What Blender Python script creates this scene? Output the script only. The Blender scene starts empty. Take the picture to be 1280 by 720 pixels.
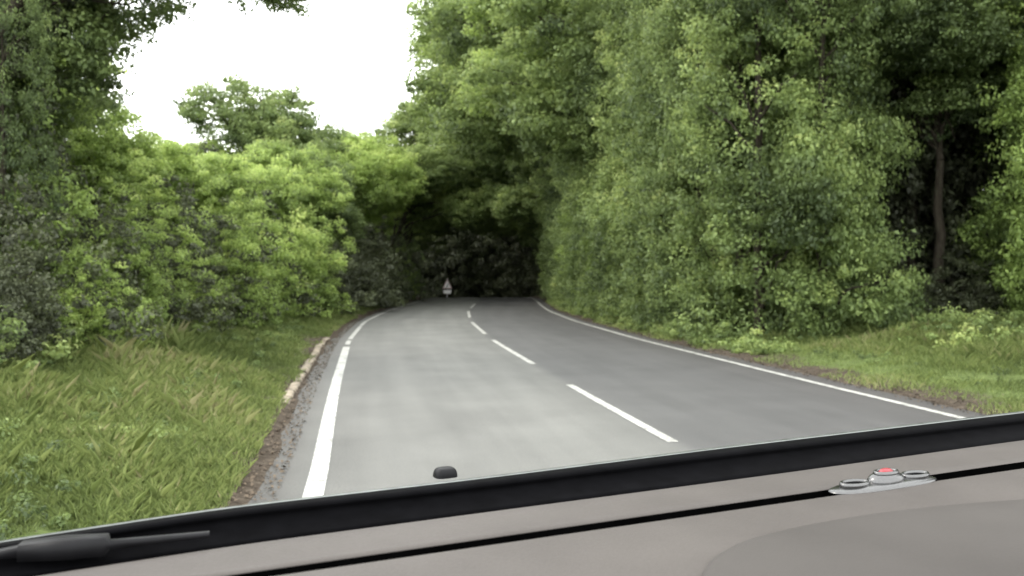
import bpy, bmesh, math, numpy as np
from mathutils import Vector
scene=bpy.context.scene
col=scene.collection
rng=np.random.default_rng(7)
F=1050.0; CZ=1.30; PITCH=math.atan(15/F)

# ------------------------------------------------------------------ helpers
def link(o): col.objects.link(o); return o
def mesh_np(name,verts,faces,mats=(),tint=None,smooth=False,uv=None,mi=None):
    verts=np.asarray(verts,dtype=np.float32); faces=np.asarray(faces,dtype=np.int32)
    me=bpy.data.meshes.new(name)
    me.vertices.add(len(verts)); me.vertices.foreach_set("co",verts.ravel())
    n,k=faces.shape
    me.loops.add(n*k); me.loops.foreach_set("vertex_index",faces.ravel())
    me.polygons.add(n); me.polygons.foreach_set("loop_start",np.arange(0,n*k,k,dtype=np.int32))
    if smooth: me.polygons.foreach_set("use_smooth",np.ones(n,dtype=bool))
    if mi is not None: me.polygons.foreach_set("material_index",np.asarray(mi,dtype=np.int32))
    for m in mats: me.materials.append(m)
    if tint is not None:
        a=me.attributes.new("tint",'FLOAT','POINT'); a.data.foreach_set("value",np.asarray(tint,dtype=np.float32))
    if uv is not None:
        l=me.uv_layers.new(name="UVMap"); l.data.foreach_set("uv",np.asarray(uv,dtype=np.float32)[faces.ravel()].ravel())
    me.update(calc_edges=True); me.validate()
    return me
def obj(name,me,parent=None,**kw):
    o=bpy.data.objects.new(name,me); link(o)
    if parent: o.parent=parent
    for k,v in kw.items(): o[k]=v
    return o
def norm(a): return a/np.maximum(np.linalg.norm(a,axis=1,keepdims=True),1e-9)

# ------------------------------------------------------------------ materials
def newmat(name):
    m=bpy.data.materials.new(name); m.use_nodes=True
    nt=m.node_tree; b=nt.nodes["Principled BSDF"]; return m,nt,b
def ramp(nt,stops,fac=None):
    r=nt.nodes.new("ShaderNodeValToRGB"); e=r.color_ramp.elements
    while len(e)<len(stops): e.new(0.5)
    for i,(p,c) in enumerate(stops):
        e[i].position=p; e[i].color=(*c,1)
    if fac: nt.links.new(fac,r.inputs[0])
    return r
def noise(nt,scale,detail=4,vec=None,rough=0.55):
    n=nt.nodes.new("ShaderNodeTexNoise"); n.inputs["Scale"].default_value=scale; n.inputs["Detail"].default_value=detail
    n.inputs["Roughness"].default_value=rough
    if vec: nt.links.new(vec,n.inputs["Vector"])
    return n
def math_n(nt,op,a,b=None,c=None):
    n=nt.nodes.new("ShaderNodeMath"); n.operation=op
    for i,v in enumerate((a,b,c)):
        if v is None: continue
        if isinstance(v,(int,float)): n.inputs[i].default_value=v
        else: nt.links.new(v,n.inputs[i])
    return n.outputs[0]
def leaf_mat(name,stops,transl=0.4):
    m,nt,b=newmat(name)
    at=nt.nodes.new("ShaderNodeAttribute"); at.attribute_name="tint"
    oi=nt.nodes.new("ShaderNodeObjectInfo")
    r=math_n(nt,'MULTIPLY_ADD',oi.outputs["Random"],0.18,-0.08)
    geo=nt.nodes.new("ShaderNodeNewGeometry"); wn=noise(nt,0.4,3,geo.outputs["Position"])
    f=math_n(nt,'ADD',at.outputs["Fac"],r)
    f=math_n(nt,'ADD',f,math_n(nt,'MULTIPLY_ADD',wn.outputs[0],1.1,-0.54))
    cr=ramp(nt,stops,f)
    nt.links.new(cr.outputs[0],b.inputs["Base Color"])
    b.inputs["Roughness"].default_value=0.5
    b.inputs["Specular IOR Level"].default_value=0.3
    tr=nt.nodes.new("ShaderNodeBsdfTranslucent")
    hs=nt.nodes.new("ShaderNodeHueSaturation"); hs.inputs["Hue"].default_value=0.488; hs.inputs["Saturation"].default_value=1.0; hs.inputs["Value"].default_value=1.4
    nt.links.new(cr.outputs[0],hs.inputs["Color"]); nt.links.new(hs.outputs[0],tr.inputs["Color"])
    mx=nt.nodes.new("ShaderNodeMixShader"); mx.inputs[0].default_value=transl
    nt.links.new(b.outputs[0],mx.inputs[1]); nt.links.new(tr.outputs[0],mx.inputs[2])
    nt.links.new(mx.outputs[0],nt.nodes["Material Output"].inputs[0])
    return m
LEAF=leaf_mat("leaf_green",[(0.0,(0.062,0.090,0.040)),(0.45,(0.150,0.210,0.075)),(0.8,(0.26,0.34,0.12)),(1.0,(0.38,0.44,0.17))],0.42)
LEAF_M=leaf_mat("leaf_ivy",[(0.0,(0.066,0.096,0.040)),(0.45,(0.172,0.238,0.080)),(0.8,(0.30,0.385,0.13)),(1.0,(0.44,0.51,0.19))],0.42)
LEAF_B=leaf_mat("leaf_bright",[(0.0,(0.08,0.12,0.038)),(0.45,(0.225,0.315,0.088)),(0.8,(0.38,0.50,0.145)),(1.0,(0.54,0.63,0.22))],0.45)
LEAF_SHADE=leaf_mat("leaf_shade_dark",[(0.0,(0.034,0.038,0.025)),(0.5,(0.070,0.082,0.045)),(1.0,(0.13,0.155,0.075))],0.28)  # leaf green darkened to paint in the shade of gaps and hollows
GRASS=leaf_mat("grass_blade",[(0.0,(0.11,0.145,0.055)),(0.5,(0.225,0.295,0.10)),(0.85,(0.36,0.43,0.165)),(1.0,(0.48,0.47,0.26))],0.4)
def bark_mat():
    m,nt,b=newmat("bark")
    tc=nt.nodes.new("ShaderNodeTexCoord"); mp=nt.nodes.new("ShaderNodeMapping"); mp.inputs["Scale"].default_value=(6,6,1.2)
    nt.links.new(tc.outputs["Object"],mp.inputs[0])
    n=noise(nt,4,6,mp.outputs[0]); cr=ramp(nt,[(0.3,(0.02,0.016,0.012)),(0.55,(0.045,0.038,0.028)),(0.75,(0.055,0.06,0.038))],n.outputs[0])
    nt.links.new(cr.outputs[0],b.inputs["Base Color"]); b.inputs["Roughness"].default_value=0.9; b.inputs["Specular IOR Level"].default_value=0.15
    bu=nt.nodes.new("ShaderNodeBump"); bu.inputs["Strength"].default_value=0.8; bu.inputs["Distance"].default_value=0.03
    nt.links.new(n.outputs[0],bu.inputs["Height"]); nt.links.new(bu.outputs[0],b.inputs["Normal"]); return m
BARK=bark_mat()
def plain(name,c,rough=0.6,metal=0.0,nscale=60,var=0.2,bump=0.0,spec=0.4):
    m,nt,b=newmat(name)
    tc=nt.nodes.new("ShaderNodeTexCoord"); n=noise(nt,nscale,4,tc.outputs["Object"])
    lo=tuple(x*(1-var) for x in c); hi=tuple(min(1,x*(1+var)) for x in c)
    cr=ramp(nt,[(0.3,lo),(0.7,hi)],n.outputs[0]); nt.links.new(cr.outputs[0],b.inputs["Base Color"])
    b.inputs["Roughness"].default_value=rough; b.inputs["Metallic"].default_value=metal; b.inputs["Specular IOR Level"].default_value=spec
    if bump:
        bu=nt.nodes.new("ShaderNodeBump"); bu.inputs["Strength"].default_value=bump; bu.inputs["Distance"].default_value=0.01
        nt.links.new(n.outputs[0],bu.inputs["Height"]); nt.links.new(bu.outputs[0],b.inputs["Normal"])
    return m

# ------------------------------------------------------------------ road centreline
cy=np.array([-60,-30,-10,0,5,10,17,24,31,38,44,50,55,59,62,64.5,66,67,68],float)
cx=np.array([12.5,7.5,4.1,2.4,1.52,0.68,-0.40,-1.18,-1.62,-1.72,-1.7,-1.85,-2.5,-4.2,-7.5,-12,-18,-26,-60],float)
L=np.concatenate([[0],np.cumsum(np.hypot(np.diff(cx),np.diff(cy)))])
t=np.arange(0,L[-1],0.25)
px_=np.interp(t,L,cx); py_=np.interp(t,L,cy)
k=np.hanning(25); k/=k.sum()
def sm(a): return np.convolve(np.pad(a,12,mode='edge'),k,mode='valid')
C=np.stack([sm(px_),sm(py_)],1)[14:-14]
T=norm(np.gradient(C,axis=0)); N=np.stack([T[:,1],-T[:,0]],1)
S=np.concatenate([[0],np.cumsum(np.linalg.norm(np.diff(C,axis=0),axis=1))])
def shf(y): return np.interp(y,[-20,6,13,24],[0.36,0.33,0.2,0.0])
def at_s(s,off):
    c=np.stack([np.interp(s,S,C[:,0]),np.interp(s,S,C[:,1])],-1)
    n=np.stack([np.interp(s,S,N[:,0]),np.interp(s,S,N[:,1])],-1)
    off=np.asarray(off,float); off=np.where(off<-1.5,off+shf(c[...,1]),off)
    return c+n*off[...,None]
def s_of_y(y): return float(np.interp(y,C[:250+150,1],S[:250+150]))
def crest(y): return -np.minimum(0.006*np.maximum(y-50,0)**2,1.4)
def offset(x,y):
    x=np.asarray(x,float).ravel(); y=np.asarray(y,float).ravel(); out=np.empty(len(x))
    for i in range(0,len(x),5000):
        xs=x[i:i+5000,None]; ys=y[i:i+5000,None]
        d=(xs-C[None,:,0])**2+(ys-C[None,:,1])**2; j=d.argmin(1)
        v=np.stack([x[i:i+5000],y[i:i+5000]],1)-C[j]
        sg=np.sign((v*N[j]).sum(1)); out[i:i+5000]=np.sqrt(d[np.arange(len(j)),j])*np.where(sg==0,1,sg)
    return np.where(out<-1.5,out-shf(y),out)
def wob(x,y): return 0.5*np.sin(1.3*x+0.7*y)+0.5*np.sin(2.9*y-1.1*x+1)+0.4*np.sin(5.1*x+4.3*y)
def gz_off(o,x,y):
    a=np.abs(o)
    base=np.interp(o,[-60,-25,-9,-7,-5,-3.9,-3.42,-3.15,3.15,3.45,4.2,6.5,9,25,60],
                     [0.9,0.7,0.55,0.44,0.20,0.07,0.015,-0.05,-0.05,0.02,0.09,0.26,0.42,1.0,1.4])
    added_hill=np.clip((y-72)*0.35,0,11)  # added rise beyond the bend, blocks low light and sky gaps
    return base+crest(y)+added_hill+wob(x,y)*np.interp(a,[3.3,5,9],[0.012,0.05,0.08])
def gz(x,y):
    o=offset(x,y); return gz_off(o,np.asarray(x,float).ravel(),np.asarray(y,float).ravel())

xs=np.concatenate([-np.geomspace(600,15.5,22),np.arange(-15,18,0.22),np.geomspace(18.5,600,22)])
ys=np.concatenate([-np.geomspace(300,4.5,14),np.arange(-4,74,0.3),np.geomspace(75,700,24)])
X,Y=np.meshgrid(xs,ys); O=offset(X,Y); Z=gz_off(O,X.ravel(),Y.ravel())
V=np.stack([X.ravel(),Y.ravel(),Z],1)
nx,ny=len(xs),len(ys); I=np.arange(nx*ny).reshape(ny,nx)
Fc=np.stack([I[:-1,:-1],I[:-1,1:],I[1:,1:],I[1:,:-1]],-1).reshape(-1,4)
GM,nt,b=newmat("ground_soil_grass")
at=nt.nodes.new("ShaderNodeAttribute"); at.attribute_name="tint"
tc=nt.nodes.new("ShaderNodeTexCoord")
n1=noise(nt,0.9,5,tc.outputs["Object"]); n2=noise(nt,14,6,tc.outputs["Object"],0.7)
soil=ramp(nt,[(0.3,(0.035,0.027,0.021)),(0.55,(0.080,0.065,0.050)),(0.75,(0.16,0.135,0.105))],n2.outputs[0])
gr=ramp(nt,[(0.3,(0.06,0.085,0.028)),(0.7,(0.14,0.18,0.06))],n2.outputs[0])
f=math_n(nt,'ADD',at.outputs["Fac"],math_n(nt,'MULTIPLY_ADD',n1.outputs[0],1.2,-0.6))
fr=ramp(nt,[(0.42,(0,0,0)),(0.58,(1,1,1))],f)
mx=nt.nodes.new("ShaderNodeMix"); mx.data_type='RGBA'
nt.links.new(fr.outputs[0],mx.inputs[0]); nt.links.new(soil.outputs[0],mx.inputs[6]); nt.links.new(gr.outputs[0],mx.inputs[7])
nt.links.new(mx.outputs[2],b.inputs["Base Color"]); b.inputs["Roughness"].default_value=0.95; b.inputs["Specular IOR Level"].default_value=0.1
bu=nt.nodes.new("ShaderNodeBump"); bu.inputs["Strength"].default_value=0.9; bu.inputs["Distance"].default_value=0.04
nt.links.new(n2.outputs[0],bu.inputs["Height"]); nt.links.new(bu.outputs[0],b.inputs["Normal"])
gt=np.interp(O,[-9,-7,-5.2,-4.2,-3.8,3.6,4.0,6.5,9],[0.0,0.4,0.9,0.8,0.1,0.2,0.65,0.9,0.2])
gt=gt*np.interp(Y.ravel(),[55,66],[1,0])
obj("ground",mesh_np("ground",V,Fc,[GM],tint=gt,smooth=True),kind="structure")

# road
ASP,nt,b=newmat("asphalt")
uvn=nt.nodes.new("ShaderNodeUVMap"); tc=nt.nodes.new("ShaderNodeTexCoord")
mp=nt.nodes.new("ShaderNodeMapping"); mp.inputs["Scale"].default_value=(1.6,0.10,1); nt.links.new(uvn.outputs[0],mp.inputs[0])
ns=noise(nt,1.5,5,mp.outputs[0]); nf=noise(nt,70,3,tc.outputs["Object"],0.8); nm=noise(nt,1.1,6,tc.outputs["Object"])
sx=nt.nodes.new("ShaderNodeSeparateXYZ"); nt.links.new(uvn.outputs[0],sx.inputs[0])
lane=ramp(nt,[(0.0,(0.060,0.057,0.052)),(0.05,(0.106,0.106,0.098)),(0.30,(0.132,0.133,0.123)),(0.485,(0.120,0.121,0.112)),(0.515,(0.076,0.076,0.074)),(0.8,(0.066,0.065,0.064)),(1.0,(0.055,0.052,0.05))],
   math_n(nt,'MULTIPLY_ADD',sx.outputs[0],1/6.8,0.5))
v=math_n(nt,'ADD',math_n(nt,'MULTIPLY',ns.outputs[0],0.7),math_n(nt,'MULTIPLY',nm.outputs[0],0.6))
v=math_n(nt,'ADD',v,math_n(nt,'MULTIPLY',nf.outputs[0],1.1)); v=math_n(nt,'ADD',v,-0.25)
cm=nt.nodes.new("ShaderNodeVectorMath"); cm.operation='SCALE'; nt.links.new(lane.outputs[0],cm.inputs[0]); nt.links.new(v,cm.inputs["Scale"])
nt.links.new(cm.outputs[0],b.inputs["Base Color"]); b.inputs["Roughness"].default_value=0.72
bu=nt.nodes.new("ShaderNodeBump"); bu.inputs["Strength"].default_value=0.5; bu.inputs["Distance"].default_value=0.006
nt.links.new(nf.outputs[0],bu.inputs["Height"]); nt.links.new(bu.outputs[0],b.inputs["Normal"])
def strip(s0,s1,o0,o1,z,cols=2,step=0.5):
    ss=np.arange(s0,s1+1e-6,step) if s1-s0>step else np.array([s0,s1])
    if ss[-1]<s1-1e-3: ss=np.append(ss,s1)
    oo=np.linspace(o0,o1,cols); P=[];U=[]
    for o in oo:
        j=np.full(len(ss),o)
        p=at_s(ss,j); P.append(np.column_stack([p,crest(p[:,1])+z])); U.append(np.column_stack([j,ss]))
    P=np.stack(P,1);U=np.stack(U,1); n,m=P.shape[:2]; I=np.arange(n*m).reshape(n,m)
    f=np.stack([I[:-1,:-1],I[:-1,1:],I[1:,1:],I[1:,:-1]],-1).reshape(-1,4)
    return P.reshape(-1,3),f,U.reshape(-1,2)
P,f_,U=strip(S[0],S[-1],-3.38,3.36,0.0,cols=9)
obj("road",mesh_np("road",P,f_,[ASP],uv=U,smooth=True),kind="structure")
PNT,nt,b=newmat("worn_white_paint")
tc=nt.nodes.new("ShaderNodeTexCoord"); n=noise(nt,6,8,tc.outputs["Object"],0.75); nf=noise(nt,70,3,tc.outputs["Object"],0.8)
s_=math_n(nt,'ADD',math_n(nt,'MULTIPLY',n.outputs[0],0.6),math_n(nt,'MULTIPLY',nf.outputs[0],0.4))
cr=ramp(nt,[(0.42,(0.15,0.15,0.14)),(0.50,(0.40,0.40,0.37)),(0.7,(0.58,0.58,0.55))],s_); nt.links.new(cr.outputs[0],b.inputs["Base Color"]); b.inputs["Roughness"].default_value=0.6
VV=[];FF=[];nv=0
def addstrip(*a,**k):
    global nv
    p,f,u=strip(*a,**k); VV.append(p);FF.append(f+nv); nv+=len(p)
endS=s_of_y(58)
addstrip(0,endS+10,2.95,3.04,0.004)
addstrip(0,s_of_y(15.8),-3.06,-2.94,0.004)
for a_,b_ in [(16.3,17.2),(17.6,22),(22.3,30),(30.3,60)]: addstrip(s_of_y(a_),s_of_y(b_),-3.05,-2.96,0.004)
for a_,b_ in [(-9,-5),(-1.0,2.8),(6.55,10.0),(12.4,17.0),(18.8,23.6),(26.2,31.0),(34,39),(42,47),(50,55)]:
    addstrip(s_of_y(a_),s_of_y(b_),-0.045,0.045,0.004)
obj("road_marking",mesh_np("road_marking",np.concatenate(VV),np.concatenate(FF),[PNT]),kind="structure")

# kerb : old, part-buried stones
KM=plain("weathered_kerb",(0.235,0.200,0.150),0.9,nscale=6,var=0.55,bump=0.8)
kr=np.random.default_rng(4); kv=[];kf=[];nk=0
s=s_of_y(8.9); e_=s_of_y(17.0)
while s<e_:
    l=kr.uniform(0.75,0.95); m=7; jz=kr.uniform(-0.018,0.002); jj=kr.uniform(-0.012,0.012); tw=kr.uniform(-0.015,0.015)
    for q in range(m):
        u=q/(m-1); en=0.012 if q in (0,m-1) else 0
        prof=[(-3.42,-0.06),(-3.42,0.030-en),(-3.44,0.048-en),(-3.50,0.052-en),(-3.54,0.035-en),(-3.55,-0.06)]
        for (o,z) in prof:
            p=at_s(np.array([s+u*l]),np.array([o+jj+tw*u+kr.normal(0,0.004)]))[0]; kv.append((p[0],p[1],z+jz+kr.normal(0,0.005)))
    for q in range(m-1):
        for i in range(6):
            j=(i+1)%6; a=nk+q*6; kf.append((a+i,a+j,a+6+j,a+6+i))
    kf.append((nk,nk+1,nk+2,nk+5)); kf.append((nk+2,nk+3,nk+4,nk+5)); a=nk+(m-1)*6; kf.append((a,a+1,a+2,a+5)); kf.append((a+2,a+3,a+4,a+5))
    nk+=6*m; s+=l+0.008
obj("kerb",mesh_np("kerb",kv,kf,[KM],smooth=True),kind="structure")

# ------------------------------------------------------------------ foliage
def leaf_geo(c,n,size,asp=0.6,r=rng):
    N_=len(c); n=norm(n)
    d=r.normal(size=(N_,3))*0.7+np.array([0,0,-0.7]); a=norm(d-(d*n).sum(1,keepdims=True)*n); b_=np.cross(n,a)
    Ls=(size*r.uniform(0.6,1.25,N_))[:,None]; W=Ls*asp*0.5
    fold=n*Ls*0.12
    v=np.stack([c-a*Ls*0.5,c+b_*W+fold-a*Ls*0.06,c+a*Ls*0.5-n*Ls*0.1,c-b_*W+fold-a*Ls*0.06],1).reshape(-1,3)
    f=np.arange(4*N_,dtype=np.int32).reshape(-1,4); return v,f
def clump_leaves(cc,cr,nl,size,r,flat=0.65,bright=None,asp=0.6):
    M=len(cc); idx=np.repeat(np.arange(M),nl); K=len(idx)
    d=norm(r.normal(size=(K,3))); d[:,2]=np.where(d[:,2]<-0.2,d[:,2]*0.6,d[:,2])
    rad=cr[idx]*r.uniform(0.25,1,K)**0.6*(1+0.35*(r.random(K)<0.12))
    p=cc[idx]+d*rad[:,None]*np.array([1,1,flat])
    nn=d*0.7+np.array([0,0,0.55])+r.normal(size=(K,3))*0.5
    v,f=leaf_geo(p,nn,np.full(K,size),asp,r)
    cb=r.normal(0.42,0.13,M) if bright is None else bright
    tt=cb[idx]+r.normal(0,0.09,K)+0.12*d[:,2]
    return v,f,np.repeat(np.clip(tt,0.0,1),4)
def tubes(paths,sides=8):
    V=[];Fs=[];n=0
    for pts,rad in paths:
        pts=np.asarray(pts,float); m=len(pts); tg=norm(np.gradient(pts,axis=0))
        ref=np.array([0.3,0.9,0.1]); u=norm(np.cross(tg,ref)); w=np.cross(tg,u)
        an=np.linspace(0,2*np.pi,sides,endpoint=False)
        ring=pts[:,None]+np.asarray(rad)[:,None,None]*(np.cos(an)[None,:,None]*u[:,None]+np.sin(an)[None,:,None]*w[:,None])
        V.append(ring.reshape(-1,3)); I=np.arange(m*sides).reshape(m,sides)+n
        Fs.append(np.stack([I[:-1],np.roll(I[:-1],-1,1),np.roll(I[1:],-1,1),I[1:]],-1).reshape(-1,4)); n+=m*sides
    return np.concatenate(V),np.concatenate(Fs)
def limb(p0,p1,r0,r1,r,n=7,w=0.12):
    p0=np.array(p0,float);p1=np.array(p1,float); tt=np.linspace(0,1,n)[:,None]; Lh=np.linalg.norm(p1-p0)
    q=p0+(p1-p0)*tt; q[:,2]+=np.sin(tt[:,0]*np.pi)*Lh*0.08
    q[1:-1]+=r.normal(size=(n-2,3))*w*Lh*0.25
    return q,np.linspace(r0,r1,n)
def tree_variant(seed,crown_c,crown_r,nlobe,lobe_r,ncl,cl_r,nl,size,mat,trunk_r,fork,lean=(0,0)):
    r=np.random.default_rng(seed); crown_c=np.array(crown_c,float);crown_r=np.array(crown_r,float)
    lob=norm(r.normal(size=(nlobe,3)))*(r.uniform(0.25,1,nlobe)**0.5)[:,None]*crown_r*0.72+crown_c
    lr=lobe_r*r.uniform(0.7,1.25,nlobe)
    cc=[];crr=[];br=[]
    for i in range(nlobe):
        m=int(ncl*(lr[i]/lobe_r)**2); d=norm(r.normal(size=(m,3)))
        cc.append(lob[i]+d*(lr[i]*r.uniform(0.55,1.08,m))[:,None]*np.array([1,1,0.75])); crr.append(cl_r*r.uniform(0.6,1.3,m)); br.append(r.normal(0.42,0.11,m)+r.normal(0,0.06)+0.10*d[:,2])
    cc=np.concatenate(cc);crr=np.concatenate(crr);br=np.concatenate(br)
    keep=cc[:,2]>0.2; cc=cc[keep];crr=crr[keep];br=br[keep]
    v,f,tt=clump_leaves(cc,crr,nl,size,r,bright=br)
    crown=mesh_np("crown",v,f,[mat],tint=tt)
    fk=np.array([lean[0],lean[1],fork],float)
    P=[]; q,_=limb((0,0,-0.3),fk,1,1,r,8,0.05); q[:,2]=np.linspace(-0.3,fork,8); P.append((q,np.linspace(trunk_r*1.3,trunk_r*0.75,8)*np.array([1.15,1.02]+[1]*6)))
    top=crown_c+np.array([0,0,crown_r[2]*0.6]); P.append(limb(fk,top,trunk_r*0.75,0.03,r))
    for i in range(nlobe):
        st=fk+(top-fk)*r.uniform(0,0.5); P.append(limb(st,lob[i],trunk_r*r.uniform(0.25,0.42),0.015,r))
        for k_ in range(3):
            e=lob[i]+norm(r.normal(size=(1,3)))[0]*lr[i]*0.9; P.append(limb(lob[i]*0.8+st*0.2,e,trunk_r*0.15,0.006,r,5))
    tv,tf=tubes(P); trunk=mesh_np("trunk",tv,tf,[BARK],smooth=True)
    return crown,trunk
def column_variant(seed,R,H,ncl,cl_r,nl,size,mat,z0=0.15):
    r=np.random.default_rng(seed)
    z=r.uniform(z0,H,ncl); an=r.uniform(0,2*np.pi,ncl)
    ph=r.uniform(0,6,4)
    prof=np.interp(z/H,[0,0.08,0.3,0.7,0.9,1],[0.85,0.95,1.0,1.05,0.9,0.3])
    lump=1+0.14*np.sin(3*an+ph[0]+z*0.9)+0.12*np.sin(z*2.1+ph[1]+an)+0.12*np.sin(5*an+ph[2]-z*1.7)
    rr=R*prof*lump*r.uniform(0.3,1.1,ncl)**0.4
    cc=np.stack([rr*np.cos(an),rr*np.sin(an),z],1)
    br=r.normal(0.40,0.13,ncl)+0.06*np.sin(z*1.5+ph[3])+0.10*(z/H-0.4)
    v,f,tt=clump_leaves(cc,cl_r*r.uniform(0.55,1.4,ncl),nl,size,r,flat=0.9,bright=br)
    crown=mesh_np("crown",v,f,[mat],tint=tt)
    P=[]; q,_=limb((0,0,-0.3),(0.05,0,H*0.75),1,1,r,10,0.01); P.append((q,np.linspace(0.11,0.02,10)))
    for i in range(14):
        zz=r.uniform(0.5,H*0.7); a=r.uniform(0,6.28); P.append(limb((0,0,zz),(R*0.7*math.cos(a),R*0.7*math.sin(a),zz+r.uniform(0.3,1.2)),0.04,0.008,r))
    tv,tf=tubes(P,6); return crown,mesh_np("trunk",tv,tf,[BARK],smooth=True)
def hedge_variant(seed,H,mat,size=0.085):
    r=np.random.default_rng(seed); cc=[];crr=[];br=[];P=[]
    q,_=limb((0,0,-0.3),(0.1,0,H*0.7),1,1,r,10,0.01); P.append((q,np.linspace(0.10,0.02,10)))
    nlob=40
    for i in range(nlob):
        z=0.3+(H-0.9)*(((i+r.random())/nlob)**1.15); a=r.uniform(0,6.28); rad=r.uniform(0.2,1.45)*np.interp(z/H,[0,0.15,0.6,1],[0.8,0.95,1.15,0.7])
        c=np.array([rad*math.cos(a),rad*math.sin(a),z]); lr=r.uniform(0.5,0.9); m=int(30*(lr/0.7)**2)
        d=norm(r.normal(size=(m,3)))
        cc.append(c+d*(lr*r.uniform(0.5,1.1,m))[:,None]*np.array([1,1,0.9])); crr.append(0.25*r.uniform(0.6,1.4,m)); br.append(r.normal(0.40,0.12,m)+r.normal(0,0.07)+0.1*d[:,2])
        P.append(limb((0,0,max(0.3,z-0.8)),c,0.035,0.008,r))
    cc=np.concatenate(cc);crr=np.concatenate(crr);br=np.concatenate(br); k_=cc[:,2]>0.05
    v,f,tt=clump_leaves(cc[k_],crr[k_],62,size,r,flat=0.85,bright=br[k_])
    tv,tf=tubes(P,6); return mesh_np("crown",v,f,[mat],tint=tt),mesh_np("trunk",tv,tf,[BARK],smooth=True)
def bush_variant(seed,R,H,ncl,cl_r,nl,size,mat):
    r=np.random.default_rng(seed)
    d=norm(r.normal(size=(ncl,3))); d[:,2]=np.abs(d[:,2]); an=np.arctan2(d[:,1],d[:,0]); ph=r.uniform(0,6,3)
    lump=1+0.25*np.sin(3*an+ph[0])+0.2*np.sin(5*an+ph[1]+3*d[:,2])
    cc=d*np.array([R,R,H])*(lump*r.uniform(0.3,1.15,ncl)**0.45)[:,None]; cc[:,2]+=0.1
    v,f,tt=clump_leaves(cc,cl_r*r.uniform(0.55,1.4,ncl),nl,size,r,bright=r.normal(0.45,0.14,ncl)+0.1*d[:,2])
    crown=mesh_np("crown",v,f,[mat],tint=tt)
    P=[]
    for i in range(9):
        a=r.uniform(0,6.28); e=r.uniform(0.5,0.9); P.append(limb((0.1*math.cos(a),0.1*math.sin(a),-0.1),(R*0.7*e*math.cos(a),R*0.7*e*math.sin(a),H*e*0.9),0.035,0.006,r))
    tv,tf=tubes(P,6); return crown,mesh_np("stem",tv,tf,[BARK],smooth=True)

BIG=[tree_variant(11,(0,0,9.5),(4.8,4.8,5.2),13,2.1,46,0.62,95,0.20,LEAF,0.28,4.0),
     tree_variant(12,(0.5,0,10),(5.2,4.6,5.0),14,2.0,46,0.60,95,0.19,LEAF_M,0.26,3.6),
     tree_variant(13,(-0.5,0.3,9.0),(4.6,5.0,5.4),13,2.1,46,0.62,95,0.20,LEAF,0.25,3.2)]
NEAR=[tree_variant(17,(0,0,7.9),(3.6,3.0,3.9),28,1.1,46,0.34,90,0.095,LEAF,0.12,4.0)]
ARCH=[tree_variant(14,(-3.8,0,11.0),(5.4,4.8,6.0),18,2.0,46,0.60,95,0.18,LEAF_B,0.28,4.5),
      tree_variant(15,(-4.2,0,10.2),(5.0,4.8,5.6),17,2.0,46,0.60,95,0.18,LEAF_M,0.28,4.5)]
LOWA=[tree_variant(16,(-3.2,0,7.0),(4.4,3.6,3.1),18,1.35,46,0.42,85,0.14,LEAF_M,0.2,3.0)]
MID=[tree_variant(21,(0,0,5.0),(2.5,2.5,2.6),11,1.15,44,0.34,90,0.11,LEAF_B,0.14,1.8),
     tree_variant(22,(0.2,0,4.8),(2.4,2.7,2.7),11,1.15,44,0.34,90,0.11,LEAF,0.13,1.5),
     tree_variant(23,(0,0.2,5.2),(2.6,2.3,2.4),10,1.15,44,0.34,90,0.11,LEAF_B,0.12,1.9)]
COL=[column_variant(31,1.5,10,720,0.28,62,0.08,LEAF),column_variant(32,1.45,10.5,720,0.28,62,0.08,LEAF_M),column_variant(33,1.5,10.2,720,0.28,62,0.08,LEAF_M)]
HED=[hedge_variant(35,9.5,LEAF),hedge_variant(36,10,LEAF_B),hedge_variant(37,10.5,LEAF_M),hedge_variant(38,9.5,LEAF_M)]
DCOL=[column_variant(34,1.6,9.5,420,0.34,60,0.13,LEAF_SHADE)]
BUSH=[bush_variant(41,1.6,2.6,230,0.25,70,0.085,LEAF_B),
      bush_variant(42,1.7,2.3,230,0.25,70,0.085,LEAF),
      bush_variant(43,1.4,2.9,230,0.25,70,0.08,LEAF_B)]
DRK=[bush_variant(51,1.9,2.6,200,0.3,60,0.11,LEAF_SHADE),bush_variant(52,1.7,3.0,200,0.3,60,0.11,LEAF_SHADE)]  # bushes in darkened leaf colour, standing in for shaded gaps

def place(lib,i,x,y,s=1.0,sz=None,rot=None,name="tree",label="",cat="tree",group="",z=None,part2="trunk"):
    crown,trunk=lib[i%len(lib)]
    zz=float(gz([x],[y])[0]) if z is None else z
    e=bpy.data.objects.new(name,None); link(e); e.empty_display_size=0.3
    e.location=(x,y,zz-0.03); e.rotation_euler=(0,0,rng.uniform(0,6.28) if rot is None else rot); e.scale=(s,s,sz if sz else s)
    e["label"]=label; e["category"]=cat
    if group: e["group"]=group
    for nm,me in (("crown",crown),(part2,trunk)):
        o=bpy.data.objects.new(nm,me); link(o); o.parent=e
    return e
def at_y(y,off):
    p=at_s(np.array([s_of_y(y)]),np.array([off]))[0]; return float(p[0]),float(p[1])
LB="tall ivy-clad hedgerow tree standing close beside the road"
GH="hedgerow trees lining the road"
y=15.2; i_=0
while y<57:
    x,yy=at_y(y,4.8+rng.uniform(-0.12,0.15))
    lib=COL if i_%4!=1 else HED
    place(lib,i_+int(rng.integers(2)),x,yy,rng.uniform(0.92,1.05),rng.uniform(1.0,1.25),name="hedgerow_tree",label=LB,group=GH); y+=1.1; i_+=1
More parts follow.
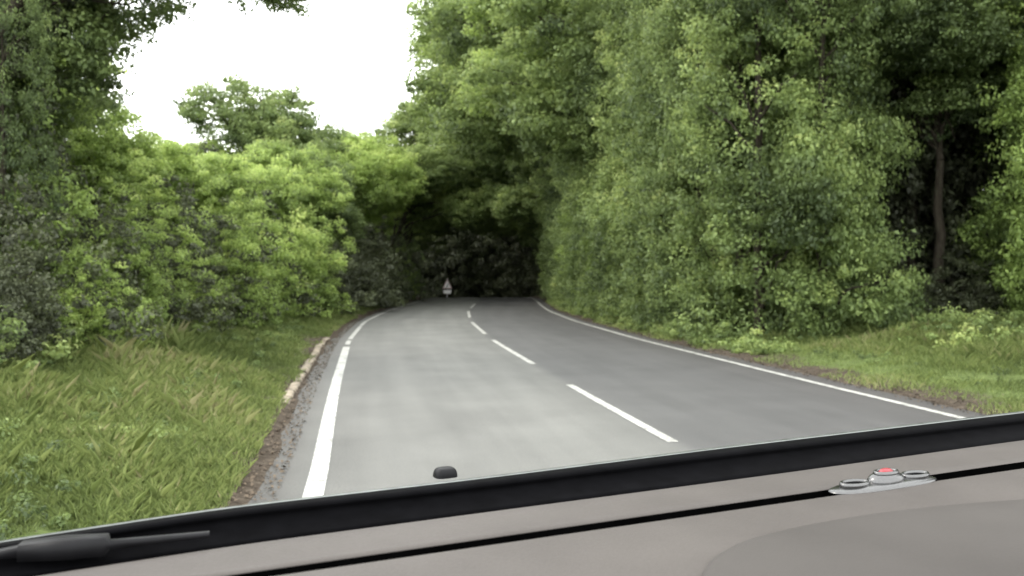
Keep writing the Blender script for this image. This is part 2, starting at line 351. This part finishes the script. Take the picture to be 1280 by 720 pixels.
for k_,(x,y_,s,sz) in enumerate([(5.7,15.4,0.85,1.2),(6.5,16.2,0.75,1.2),(6.2,17.2,0.8,1.2),(5.9,19.2,1,1.4),(5.5,22,1,1.4),(9.3,24,1.2,1.4),(7.6,25,1.2,1.4),(7.5,30,1.2,1.4),(6.8,34,1.2,1.4),(6.2,39,1.2,1.4),(5.8,44,1.2,1.4),(5.2,49,1.2,1.3),(5,54,1.2,1.2),(9.75,15.2,0.85,1.1),(11.3,14.9,0.9,1.15),(10.9,17.3,1,1.2)]):
    place(HED,k_ if k_>2 else 2,x,y_,s,sz,name="hedgerow_tree",label=LB,group=GH)
for (x,y_,s,sz) in [(7.5,18.6,0.9,1.3),(8.6,19.0,1.0,1.4),(9.9,19.6,1.1,1.5),(11.2,20.6,1.1,1.5),(8.4,22,1.2,1.5)]:
    place(DCOL,0,x,y_,s,sz,name="hedgerow_tree",label="ivy-clad tree set back in the wood, leaves darkened as shade",group=GH)
LT="tall broadleaf tree with wide green crown arching over the road"
GT="tall roadside trees"
for (x,y_,s,ro) in [(8.7,18.4,1.0,0.4),(10.6,17.4,1.0,2.0),(6.8,18.6,1.1,3.6),(8.6,16.9,0.82,5.0)]:
    place(NEAR,0,x,y_,s,rot=ro,name="broadleaf_tree",label="broadleaf tree whose high crown overhangs a shaded hollow",group=GT)
for (x,y_,s,sz) in [(7.4,16.9,0.5,0.5),(8.1,16.6,0.45,0.35),(9.0,16.4,0.5,0.45)]:
    place(DRK,0,x,y_,s,sz,name="shade_bush",label="low bush, leaves darkened as the shade of the hollow behind the verge",cat="bush",group="shaded bushes in the wood",part2="stem")
for k_,(x,y_,s) in enumerate([(6.6,23,0.9),(7.5,28,1.0),(6.2,34,1.05),(9.5,24,1.1),(10,36,1.2),(9,46,1.3),(9.5,57,1.3),(12.3,20.5,1.0),(14.5,25,1.0),(8.3,21.5,1.0)]):
    place(BIG,k_,x,y_,s,name="broadleaf_tree",label=LT,group=GT)
for k_,(x,y_,s,ro) in enumerate([(5.6,27,0.8,0.3),(5.2,32,0.85,0.3),(4.6,36.5,1.05,0.1),(4.4,42,1.08,-0.05),(4.3,47,1.15,0.1),(4.0,52,1.2,-0.1),(4.0,57,1.2,0.0),(3.4,62,1.2,0.1),(-9.5,64,1.1,3.1)]):
    place(ARCH,k_+1,x,y_,s,rot=ro,name="broadleaf_tree",label=LT,group=GT)
LA="broadleaf tree with low branches meeting over the road"
for (x,y_,s,ro) in [(3.9,40,0.8,-0.2),(3.4,44.5,0.88,0.0),(3.2,49,0.84,0.1),(3.0,54,0.86,0.1),(-6.6,45,0.82,3.14),(-6.8,50,0.86,3.2),(-7.6,57,1.0,2.9),(2.6,59,1.0,0.3)]:
    place(LOWA,0,x,y_,s,rot=ro,name="broadleaf_tree",label=LA,group=GT)
# left side bushes
LBU="bright green leafy bush growing at the back of the verge"
for (x,y_,s,sz) in [(-5.5,7.6,0.42,0.42),(-5.35,10.6,0.36,0.38),(-5.8,12.9,0.5,0.6),(-6.4,14.8,0.7,0.75),(-5.8,17.6,0.7,0.8),(-6.4,20,0.9,1.15),(-6.0,23,0.85,1.1),(-6.5,26,0.9,1.25),(-5.5,43.5,0.42,1.25),(-8.4,13,1.0,1.2),(-8.6,17,1.1,1.3),(-6.8,11.4,0.75,0.95),(-7.3,9.8,0.8,0.9)]:
    place(BUSH,int(rng.integers(3)),x,y_,s,sz,name="bush",label=LBU,cat="bush",group="roadside bushes",part2="stem")
for (x,y_,s) in [(-5.5,8.9,0.42),(-6.4,10.0,0.7),(-6.2,12.0,0.55),(-6.1,13.9,0.6),(-6.4,16.3,0.7),(-6.9,18.3,0.8),(-6.7,21.4,0.8),(-6.4,24.4,0.8),(-6.2,28,0.85),(-6.1,30.5,0.9),(-6.1,33.5,0.95),(-6.2,36.5,0.95),(-6.3,40,1),(-6.7,45,1.0),(-9.5,15,1.0),(-9.7,20,1.1),(-9.6,25,1.1),(-9.5,31,1.2),(-9,37,1.2),(-10,11,0.9),(-8.7,9.6,0.8),(-9,49,1.2),(-8.4,61.5,1.0),(-6.8,50,1.0),(-7.6,54,1.0)]:
    place(DRK,int(rng.integers(2)),x,y_,s,name="shade_bush",label="dense bush, leaves darkened as the shade behind the verge",cat="bush",group="shaded bushes in the wood",part2="stem")
LM="young broadleaf tree with bright green leaves beside the road"
for i_,(x,y_,s) in enumerate([(-7.9,12.2,0.62),(-7.7,15.6,0.60),(-7.6,19.2,0.60),(-7.3,23.0,0.64),(-7.2,26.5,0.72),(-7.2,30,0.80),(-7.1,34,0.94),(-6.8,38,1.06),(-7.0,42.5,1.14),(-7.2,47,1.15),(-6.6,51,1.15),(-6.6,55,1.2),(-11,24,0.72),(-9.9,33.5,1.24),(-10.5,40,1.2),(-10.5,28,0.75),(-12.3,33,0.85)]):
    place(MID,1 if i_==13 else ([0,2,1][i_%3] if i_ not in (2,8) else 0),x,y_,s,name="young_tree",label=LM,group="young roadside trees")
NT=[tree_variant(61,(1.3,1.7,5.9),(2.9,3.2,1.9),18,0.78,42,0.30,80,0.08,LEAF,0.10,3.9)]
place(NT,0,-6.75,10.9,1.0,rot=0.0,name="roadside_tree",label="tree with dark trunk and overhanging leafy branches on the verge",group="")
place(COL,0,-6.55,10.8,0.36,0.58,rot=1.0,name="ivy_thicket",label="dark ivy thicket climbing around a roadside tree trunk",cat="climbing plant",group="")
place(DCOL,0,-7.1,11.6,0.5,0.7,rot=1.0,name="ivy_thicket",label="dark ivy thicket climbing around a roadside tree trunk",cat="climbing plant",group="")
NT2=[tree_variant(62,(0.0,0.3,4.0),(2.0,1.8,2.8),15,0.95,50,0.30,80,0.085,LEAF,0.12,1.8)]
place(NT2,0,-7.3,12.2,1.0,rot=0.0,name="roadside_tree",label="leafy tree with low branches growing behind the verge",group="")
# beyond the bend
for k_,(x,y_,s) in enumerate([(0,73,1.1),(-8,74,1.1),(7,66,1.2),(-14,76,1.0),(13,60,1.1),(-12,58,0.8),(-3,77,1.2),(2.2,64,1.0),(5,72,1.2)]):
    place(BIG,(k_*2)%3 if k_%2 else 0,x,y_,s,s*0.85,name="broadleaf_tree",label="dark broadleaf tree closing off the bend in the road",group=GT)
for i_,(x,y_) in enumerate([(-9,70.8),(-6.9,71.6),(-4.4,71.0),(-2,71.9),(0.5,70.5),(2.2,68),(3.8,65.5),(4.5,62.5),(-12,71.5),(5,59.5),(-7.5,74.5),(-3,74),(1,73),(4,70),(-5.5,75.5)]):
    place(DRK,i_,x,y_,rng.uniform(1.1,1.9),rng.uniform(1.2,3.0),name="shade_bush",label="tall bush, leaves darkened as shade on the far side of the bend",cat="bush",group="shaded bushes in the wood",part2="stem")
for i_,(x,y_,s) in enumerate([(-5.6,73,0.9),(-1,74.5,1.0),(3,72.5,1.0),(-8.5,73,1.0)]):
    place(DCOL,0,x,y_,s*1.3,s,name="hedgerow_tree",label="ivy-clad tree set back in the wood, leaves darkened as shade",group=GH)

r=np.random.default_rng(90); cc=[];cr_=[]
def wall(x0,y0,x1,y1,H,depth,n,b0=0):
    u=r.random(n); nn=np.array([y1-y0,-(x1-x0)],float); nn/=np.linalg.norm(nn); w=r.uniform(-depth,depth,n)
    x=x0+(x1-x0)*u+nn[0]*w; y=y0+(y1-y0)*u+nn[1]*w; hh=H*(0.8+0.2*np.sin(u*23)+0.1*np.sin(u*57))
    cc.append(np.stack([x,y,b0+hh*r.random(n)**0.8],1)); cr_.append(r.uniform(0.6,1.2,n))
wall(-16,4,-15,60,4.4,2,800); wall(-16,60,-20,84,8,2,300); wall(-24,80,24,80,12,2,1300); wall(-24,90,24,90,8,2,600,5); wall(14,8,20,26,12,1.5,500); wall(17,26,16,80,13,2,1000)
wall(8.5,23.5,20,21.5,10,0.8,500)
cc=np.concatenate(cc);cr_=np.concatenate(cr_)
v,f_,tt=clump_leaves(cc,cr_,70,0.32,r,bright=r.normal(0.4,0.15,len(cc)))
obj("woodland",mesh_np("woodland",v,f_,[LEAF_SHADE],tint=tt),kind="stuff")

# ------------------------------------------------------------------ verge grass
def grass(name,s0,s1,o0,o1,n,h0,h1,w,seed,o_in=3.45):
    r=np.random.default_rng(seed)
    s=s0+(s1-s0)*r.random(n)**1.7; o=r.uniform(o0,o1,n)
    p=at_s(s,o); wv=wob(p[:,0]*0.8,p[:,1]*0.8)+0.5*wob(p[:,0]*2.3+4,p[:,1]*2.1)+0.4*wob(p[:,0]*6.1,p[:,1]*5.3+2)
    e=np.minimum(np.abs(o)-o_in,1.0)+0.25*wv
    k=(e>r.random(n)*0.35)&(wv>-1.3+0.3*r.random(n)); p=p[k];o=o[k];wv=wv[k];n=len(p)
    z=gz_off(o,p[:,0],p[:,1]); b0=np.column_stack([p,z-0.01])
    tuft=(r.random(n)<0.03)
    hh=r.uniform(h0,h1,n)*np.clip(0.85+0.45*wv,0.35,1.9)*np.interp(np.abs(o),[3.4,4.4,5.5],[0.6,1.0,1.5])*np.where(tuft,1.6,1); hh=np.maximum(hh,0.02)
    a=r.uniform(0,2*np.pi,n); ln=r.uniform(0.1,0.9,n)*hh
    d=np.stack([np.cos(a),np.sin(a),np.zeros(n)],1); sd=np.stack([-np.sin(a),np.cos(a),np.zeros(n)],1)*(w*r.uniform(0.5,1.4,n))[:,None]*(1+0.05*np.maximum(p[:,1:2]-3,0))
    up=np.array([0,0,1.])
    mid=b0+d*(ln*0.35)[:,None]+up*(hh*0.6)[:,None]; tip=b0+d*ln[:,None]+up*(hh*0.95)[:,None]
    v=np.stack([b0-sd,b0+sd,mid+sd*0.8,tip,mid-sd*0.8],1).reshape(-1,3)
    f=np.arange(5*n,dtype=np.int32).reshape(-1,5)
    t_=np.clip(0.44+0.15*wv+r.normal(0,0.15,n),0,1)
    obj(name,mesh_np(name,v,f,[GRASS],tint=np.repeat(t_,5)),kind="stuff")
s2=s_of_y(2.0)
grass("verge_grass",s2,s_of_y(38),-6.8,-3.45,430000,0.04,0.14,0.0019,1)
grass("verge_grass",s_of_y(5),s_of_y(45),3.35,11,260000,0.04,0.13,0.0024,2,o_in=3.3)
r=np.random.default_rng(5)
def weeds(s0,s1,o0,o1,n,zt,rr,size,seed):
    r=np.random.default_rng(seed); s=r.uniform(s0,s1,n); o=r.uniform(o0,o1,n); p=at_s(s,o); z=gz_off(o,p[:,0],p[:,1])+r.uniform(0,zt,n)*r.random(n)
    return np.column_stack([p,z]),r.uniform(0.5,1.3,n)*rr
A=[weeds(s_of_y(4),s_of_y(30),-7.8,-5.8,760,0.7,0.17,0.07,1),weeds(s_of_y(22),s_of_y(50),-6.0,-4.2,350,0.5,0.16,0.07,3),
   weeds(s_of_y(12.5),s_of_y(56),3.5,4.3,750,0.4,0.14,0.07,4),weeds(s_of_y(11),s_of_y(20),5.8,11,620,0.4,0.16,0.07,5)]
cc=np.concatenate([a[0] for a in A]);cr_=np.concatenate([a[1] for a in A])
v,f_,tt=clump_leaves(cc,cr_,60,0.06,r,bright=r.normal(0.5,0.15,len(cc)))
obj("undergrowth",mesh_np("undergrowth",v,f_,[LEAF_M],tint=tt),kind="stuff")
A=[weeds(s_of_y(3),s_of_y(22),-6.8,-4.0,820,0.18,0.09,0.05,6),weeds(s_of_y(6),s_of_y(18),4.0,8,300,0.10,0.09,0.05,8)]
cc=np.concatenate([a[0] for a in A]);cr_=np.concatenate([a[1] for a in A])
v,f_,tt=clump_leaves(cc,cr_,45,0.035,r,bright=r.normal(0.32,0.17,len(cc)),asp=0.5)
obj("verge_weeds",mesh_np("verge_weeds",v,f_,[LEAF_M],tint=tt),kind="stuff")
n=16000; side=r.random(n)<0.6; o=np.where(side,-1,1)*(3.2+np.abs(r.normal(0,0.33,n))); s=r.uniform(s2,s_of_y(35),n); p=at_s(s,o)
z=np.maximum(gz_off(o,p[:,0],p[:,1]),0.0)+0.012; nn=np.column_stack([r.normal(size=(n,2))*0.3,np.ones(n)])
v,f_=leaf_geo(np.column_stack([p,z]),nn,r.uniform(0.012,0.04,n),0.6,r)
LIT=plain("leaf_litter_brown",(0.095,0.072,0.05),0.9,nscale=20,var=0.6)
obj("leaf_litter",mesh_np("leaf_litter",v,f_,[LIT]),kind="stuff")

# ------------------------------------------------------------------ warning sign
WH=plain("sign_white",(0.8,0.8,0.78),0.5); RD=plain("sign_faded_border",(0.50,0.38,0.36),0.5); GP=plain("galvanised_pole",(0.45,0.45,0.45),0.6,0.1); BK=plain("sign_black",(0.05,0.05,0.05),0.6)
sx_,sy_=-5.0,64.9; sz_=float(gz([sx_],[sy_])[0])
E=bpy.data.objects.new("warning_sign",None); link(E); E.location=(sx_,sy_,sz_); E["label"]="small dull triangular road warning sign on a grey post"; E["category"]="road sign"; E.scale=(1.15,1.15,1.25)
v,f_=tubes([(np.array([[0,0,-0.2],[0,0,0.8],[0,0,1.9]]),[0.035]*3)],10); obj("post",mesh_np("post",v,f_,[GP],smooth=True),E)
def prism(name,poly,y0,y1,mat,par):
    bm=bmesh.new(); a=[bm.verts.new((x,y0,z)) for x,z in poly]; b_=[bm.verts.new((x,y1,z)) for x,z in poly]
    bm.faces.new(a); bm.faces.new(b_[::-1])
    for i in range(len(a)): bm.faces.new((a[i],b_[i],b_[(i+1)%len(a)],a[(i+1)%len(a)]))
    bmesh.ops.recalc_face_normals(bm,faces=bm.faces); me=bpy.data.meshes.new(name); bm.to_mesh(me); me.materials.append(mat); return obj(name,me,par)
prism("sign_border",[(-0.34,1.25),(0.34,1.25),(0.0,1.85)],-0.05,-0.04,RD,E)
prism("sign_face",[(-0.24,1.31),(0.24,1.31),(0.0,1.73)],-0.054,-0.0505,WH,E)
prism("symbol",[(-0.02,1.36),(0.03,1.36),(0.03,1.48),(0.07,1.53),(0.02,1.6),(-0.01,1.54),(0.02,1.5),(-0.02,1.46)],-0.058,-0.0545,BK,E)
prism("supplementary_plate",[(-0.26,0.95),(0.26,0.95),(0.26,1.18),(-0.26,1.18)],-0.05,-0.04,WH,E)

# ------------------------------------------------------------------ car interior
def G(px,py,drop):
    dx=(px-640)/F; du=(360-py)/F
    d=np.array([dx,math.cos(PITCH)+du*math.sin(PITCH),-math.sin(PITCH)+du*math.cos(PITCH)])
    k=-drop/d[2]; return np.array([0,0,CZ])+d*k
CAR=bpy.data.objects.new("car",None); link(CAR); CAR.location=(0,0,0); CAR["label"]="grey dashboard and windscreen base of a moving car"; CAR["category"]="car"
U_=np.linspace(-250,1550,60)
def c_top(x): return np.interp(x,[-250,0,280,600,900,1280,1550],[722,678,636,599,561,516,486])
def c_A(x): return np.interp(x,[-250,0,300,640,960,1280,1550],[775,727,681,636,594,550,516])
kk=np.hanning(9);kk/=kk.sum()
def smooth1(a): return np.convolve(np.pad(a,4,mode='reflect',reflect_type='odd'),kk,mode='valid')
TOP=smooth1(c_top(U_)); AA=smooth1(c_A(U_)); SL=718-0.1437*(U_-330)
def loft(name,rows,mat,smooth=True):
    P=np.array([[G(U_[i],row[0][i],row[1]) + np.array([0,0,row[2] if len(row)>2 else 0]) for i in range(len(U_))] for row in rows])
    m,n=P.shape[:2]; I=np.arange(m*n).reshape(m,n)
    f=np.stack([I[:-1,:-1],I[:-1,1:],I[1:,1:],I[1:,:-1]],-1)
    return mesh_np(name,P.reshape(-1,3),f.reshape(-1,4),[mat],smooth=smooth)
RUB=plain("black_rubber",(0.0025,0.0025,0.003),0.8,nscale=40,var=0.3,spec=0.03)
BLK=plain("slot_shade_black",(0.0015,0.0015,0.0015),0.95,nscale=40,var=0.3,spec=0.0)  # near black, paints the shade inside the vent slot
WIP=plain("black_wiper_plastic",(0.007,0.007,0.008),0.5,nscale=40,var=0.3,spec=0.15)
GLARE=plain("edge_glare_grey",(0.10,0.11,0.105),0.3,nscale=40,var=0.3,spec=0.5)  # pale grey that paints the glare line along the glass
def dash_mat(name,lo,hi,k_):
    m,nt,b=newmat(name)
    tc=nt.nodes.new("ShaderNodeTexCoord"); vo=nt.nodes.new("ShaderNodeTexVoronoi"); vo.inputs["Scale"].default_value=420; nt.links.new(tc.outputs["Object"],vo.inputs["Vector"])
    n=noise(nt,5,5,tc.outputs["Object"]); nd=noise(nt,260,3,tc.outputs["Object"],0.7)
    vv=math_n(nt,'ADD',math_n(nt,'MULTIPLY',n.outputs[0],1-k_),math_n(nt,'MULTIPLY',nd.outputs[0],k_))
    cr=ramp(nt,[(0.3,lo),(0.7,hi)],vv); nt.links.new(cr.outputs[0],b.inputs["Base Color"])
    b.inputs["Roughness"].default_value=0.6; b.inputs["Specular IOR Level"].default_value=0.25
    bu=nt.nodes.new("ShaderNodeBump"); bu.inputs["Strength"].default_value=0.3; bu.inputs["Distance"].default_value=0.0006
    nt.links.new(vo.outputs["Distance"],bu.inputs["Height"]); nt.links.new(bu.outputs[0],b.inputs["Normal"]); return m
DASH=dash_mat("grained_grey_plastic",(0.050,0.044,0.040),(0.084,0.075,0.069),0.35)
COWL=dash_mat("dark_cowl_plastic",(0.044,0.039,0.036),(0.060,0.054,0.050),0.2)
obj("windscreen_seal",loft("windscreen_seal",[(TOP,0.247,-0.12),(TOP,0.247),(TOP+4,0.244),(TOP+10,0.247),(TOP+12,0.252),(AA-6,0.262),(AA,0.266),(AA+8,0.275)],RUB),CAR)
obj("windscreen_glare_line",loft("windscreen_glare_line",[(TOP-2.5,0.248,-0.01),(TOP-2.5,0.248),(TOP-0.3,0.2475),(TOP-0.3,0.2475,-0.01)],GLARE,smooth=False),CAR)  # thin strip modelled for the glare at the windscreen base
obj("dashboard",loft("dashboard",[(AA,0.266,-0.02),(AA,0.258),(AA+1.5,0.2535),(AA+5,0.251),(SL-12,0.2500),(SL-5.5,0.2500),(SL-4.5,0.2508)],DASH),CAR)
obj("demister_vent",loft("demister_vent",[(SL-4.5,0.2509),(SL-4.5,0.2509,-0.03),(SL+4.2,0.2509,-0.03),(SL+4.2,0.2509,-0.001)],BLK,smooth=False),CAR)
obj("dashboard_shelf",loft("dashboard_shelf",[(SL+4,0.2515),(SL+4,0.2506),(SL+5,0.2500),(SL+12,0.25),(SL+60,0.25),(SL+140,0.252),(SL+300,0.262),(SL+480,0.29)],DASH),CAR)
pix=[(862,900),(866,800),(872,735),(884,710),(905,694),(940,680),(1010,663),(1100,648),(1190,638),(1280,631),(1400,622),(1520,616),(1640,660),(1680,760),(1690,900),(1300,1000)]
pp=np.array([G(a,b_,0.25) for a,b_ in pix]); dense=[]
for i in range(len(pp)):
    p0,p1,p2,p3=pp[i-1],pp[i],pp[(i+1)%len(pp)],pp[(i+2)%len(pp)]
    for t_ in np.linspace(0,1,6,endpoint=False):
        dense.append(0.5*((2*p1)+(-p0+p2)*t_+(2*p0-5*p1+4*p2-p3)*t_**2+(-p0+3*p1-3*p2+p3)*t_**3))
dense=np.array(dense); cen=dense.mean(0); rings=[]
tg=norm(np.roll(dense,-1,0)-np.roll(dense,1,0)); inn=np.cross(np.array([0,0,1.]),tg)
if ((cen-dense)*inn).sum()<0: inn=-inn
for ins,z in [(0,-0.004),(0,0.001),(0.002,0.005),(0.006,0.008),(0.013,0.010),(0.03,0.011)]:
    rings.append(dense+inn*ins+np.array([0,0,z]))
for sc,z in [(0.6,0.013),(0.3,0.014),(0.0,0.0145)]: rings.append(cen+(dense-cen)*sc+np.array([0,0,z]))
def finish(P,mat,name,par):
    n_=P.shape[1]; I=np.arange(P.shape[0]*n_).reshape(-1,n_)
    f=np.stack([I[:-1],np.roll(I[:-1],-1,1),np.roll(I[1:],-1,1),I[1:]],-1).reshape(-1,4)
    me=mesh_np(name,P.reshape(-1,3),f,[mat],smooth=True)
    bm=bmesh.new(); bm.from_mesh(me); bmesh.ops.remove_doubles(bm,verts=bm.verts,dist=2e-6); bmesh.ops.recalc_face_normals(bm,faces=bm.faces); bm.to_mesh(me); bm.free()
    return obj(name,me,par)
finish(np.array(rings),COWL,"instrument_cowl",CAR)
CH,nt,b=newmat("dull_chrome"); b.inputs["Metallic"].default_value=0.95; b.inputs["Roughness"].default_value=0.25
n=noise(nt,30,3); cr=ramp(nt,[(0,(0.06,0.06,0.06)),(1,(0.19,0.19,0.19))],n.outputs[0]); nt.links.new(cr.outputs[0],b.inputs["Base Color"])
REDL,nt,b=newmat("red_lens"); n=noise(nt,30,2); cr=ramp(nt,[(0,(0.20,0.01,0.015)),(1,(0.3,0.03,0.04))],n.outputs[0]); nt.links.new(cr.outputs[0],b.inputs["Base Color"]); b.inputs["Roughness"].default_value=0.3
def dome(name,c,ax,rx,ry,h,mat,par,seg=28,rg=8,pw=0.8,sq=1.0):
    ax=ax/np.linalg.norm(ax); ay=np.array([-ax[1],ax[0],0]); rows=[]
    for j in range(rg+1):
        a=j/rg*math.pi/2*0.98; rr=math.cos(a)**pw; zz=math.sin(a)*h
        rows.append([c+ax*rx*rr*math.copysign(abs(math.cos(q))**sq,math.cos(q))+ay*ry*rr*math.copysign(abs(math.sin(q))**sq,math.sin(q))+np.array([0,0,zz]) for q in np.linspace(0,2*math.pi,seg,endpoint=False)])
    rows.append([c+np.array([0,0,h])]*seg)
    return finish(np.array(rows),mat,name,par)
def ring(name,c,ax,rx,ry,tr,mat,par,seg=32,m=10):
    ax=ax/np.linalg.norm(ax); ay=np.array([-ax[1],ax[0],0]); rows=[]
    for j in range(m+1):
        a=2*math.pi*j/m
        rows.append([c+(ax*math.cos(q)*(rx+tr*math.cos(a))+ay*math.sin(q)*(ry+tr*math.cos(a)))+np.array([0,0,tr*1.6*math.sin(a)]) for q in np.linspace(0,2*math.pi,seg,endpoint=False)])
    return finish(np.array(rows),mat,name,par)
c0=G(1105,606,0.25); ax=G(1165,597,0.25)-G(1045,615,0.25); L_=np.linalg.norm(ax)
base=dome("vent_control",c0,ax,L_*0.53,0.020,0.006,CH,CAR,sq=0.8,pw=0.6)
axn=ax/np.linalg.norm(ax); up=np.array([0,0,1.])
for dd in (-0.30,0.33):
    dome("knob_recess",c0+axn*L_*dd+up*0.0055,ax,L_*0.10,0.009,0.0022,RUB,base,pw=0.6)
    ring("chrome_ring",c0+axn*L_*dd+up*0.006,ax,L_*0.12,0.010,0.0022,CH,base)
dome("chrome_boss",c0+axn*L_*0.02+up*0.003,ax,L_*0.17,0.015,0.012,CH,base,pw=0.5)
ring("chrome_ring",c0+axn*L_*0.02+up*0.014,ax,L_*0.10,0.0085,0.0022,CH,base)
dome("red_warning_light",c0+axn*L_*0.02+up*0.0145,ax,L_*0.065,0.0065,0.005,REDL,base)
cN=G(556,593,0.247); axw=G(700,587,0.247)-G(500,610,0.247)
dome("washer_nozzle",cN+np.array([0,0.006,-0.004]),axw,0.0145,0.012,0.0115,WIP,CAR,pw=0.35,sq=0.6)
pa=G(26,690,0.247);pb=G(134,682,0.247);pc=G(262,668,0.245); pz=G(-140,713,0.245)
def boxy(path,ws,hs_):
    path=np.array(path); tg=norm(np.gradient(path,axis=0)); sd=norm(np.cross(tg,np.array([[0,0,1.]]))); rows=[]
    for p_,s__,w_,h_ in zip(path,sd,ws,hs_):
        rows.append([p_+s__*w_*a+up*h_*b_ for a,b_ in [(-1,-0.6),(-1,0.5),(-0.75,0.9),(0.75,0.9),(1,0.5),(1,-0.6)]])
    return np.array(rows)
path=[pz,pz*0.3+pa*0.7,pa-(pb-pa)*0.03,pa,pa*0.5+pb*0.5,pb,pb+(pc-pb)*0.03,pb*0.5+pc*0.5,pc]
finish(boxy(path,[0.003,0.004,0.006,0.0115,0.013,0.012,0.005,0.0045,0.004],[0.003,0.004,0.006,0.009,0.011,0.010,0.005,0.004,0.003]),WIP,"wiper",CAR)

# ------------------------------------------------------------------ light
w=bpy.data.worlds.new("World"); scene.world=w; w.use_nodes=True; nt=w.node_tree; bg=nt.nodes["Background"]
sky=nt.nodes.new("ShaderNodeTexSky"); sky.sky_type='NISHITA'; sky.sun_disc=False; sky.sun_elevation=math.radians(52); sky.sun_rotation=math.radians(-85); sky.air_density=1; sky.dust_density=5
hs=nt.nodes.new("ShaderNodeMix"); hs.data_type='RGBA'; hs.inputs[0].default_value=0.75; hs.inputs[7].default_value=(33,33.4,33,1)
nt.links.new(sky.outputs[0],hs.inputs[6]); nt.links.new(hs.outputs[2],bg.inputs[0]); bg.inputs[1].default_value=0.15
sd=bpy.data.lights.new("sun",'SUN'); sd.energy=1.3; sd.angle=math.radians(14); sd.color=(1,0.96,0.88); so=bpy.data.objects.new("sun",sd); link(so)
az=math.radians(85); el=math.radians(52)
dirv=Vector((-math.sin(az)*math.cos(el),math.cos(az)*math.cos(el),math.sin(el)))
so.rotation_euler=dirv.to_track_quat('Z','Y').to_euler()
cd=bpy.data.cameras.new("camera"); cd.sensor_width=36; cd.lens=36*F/1280; cd.clip_start=0.05; cd.clip_end=2000
cd.dof.use_dof=True; cd.dof.focus_distance=1.4; cd.dof.aperture_fstop=7.5
co=bpy.data.objects.new("camera",cd); link(co); co.location=(0,0,CZ); co.rotation_euler=(math.pi/2-PITCH,0,0); scene.camera=co
scene.view_settings.view_transform='Standard'; scene.view_settings.look='None'; scene.view_settings.exposure=0
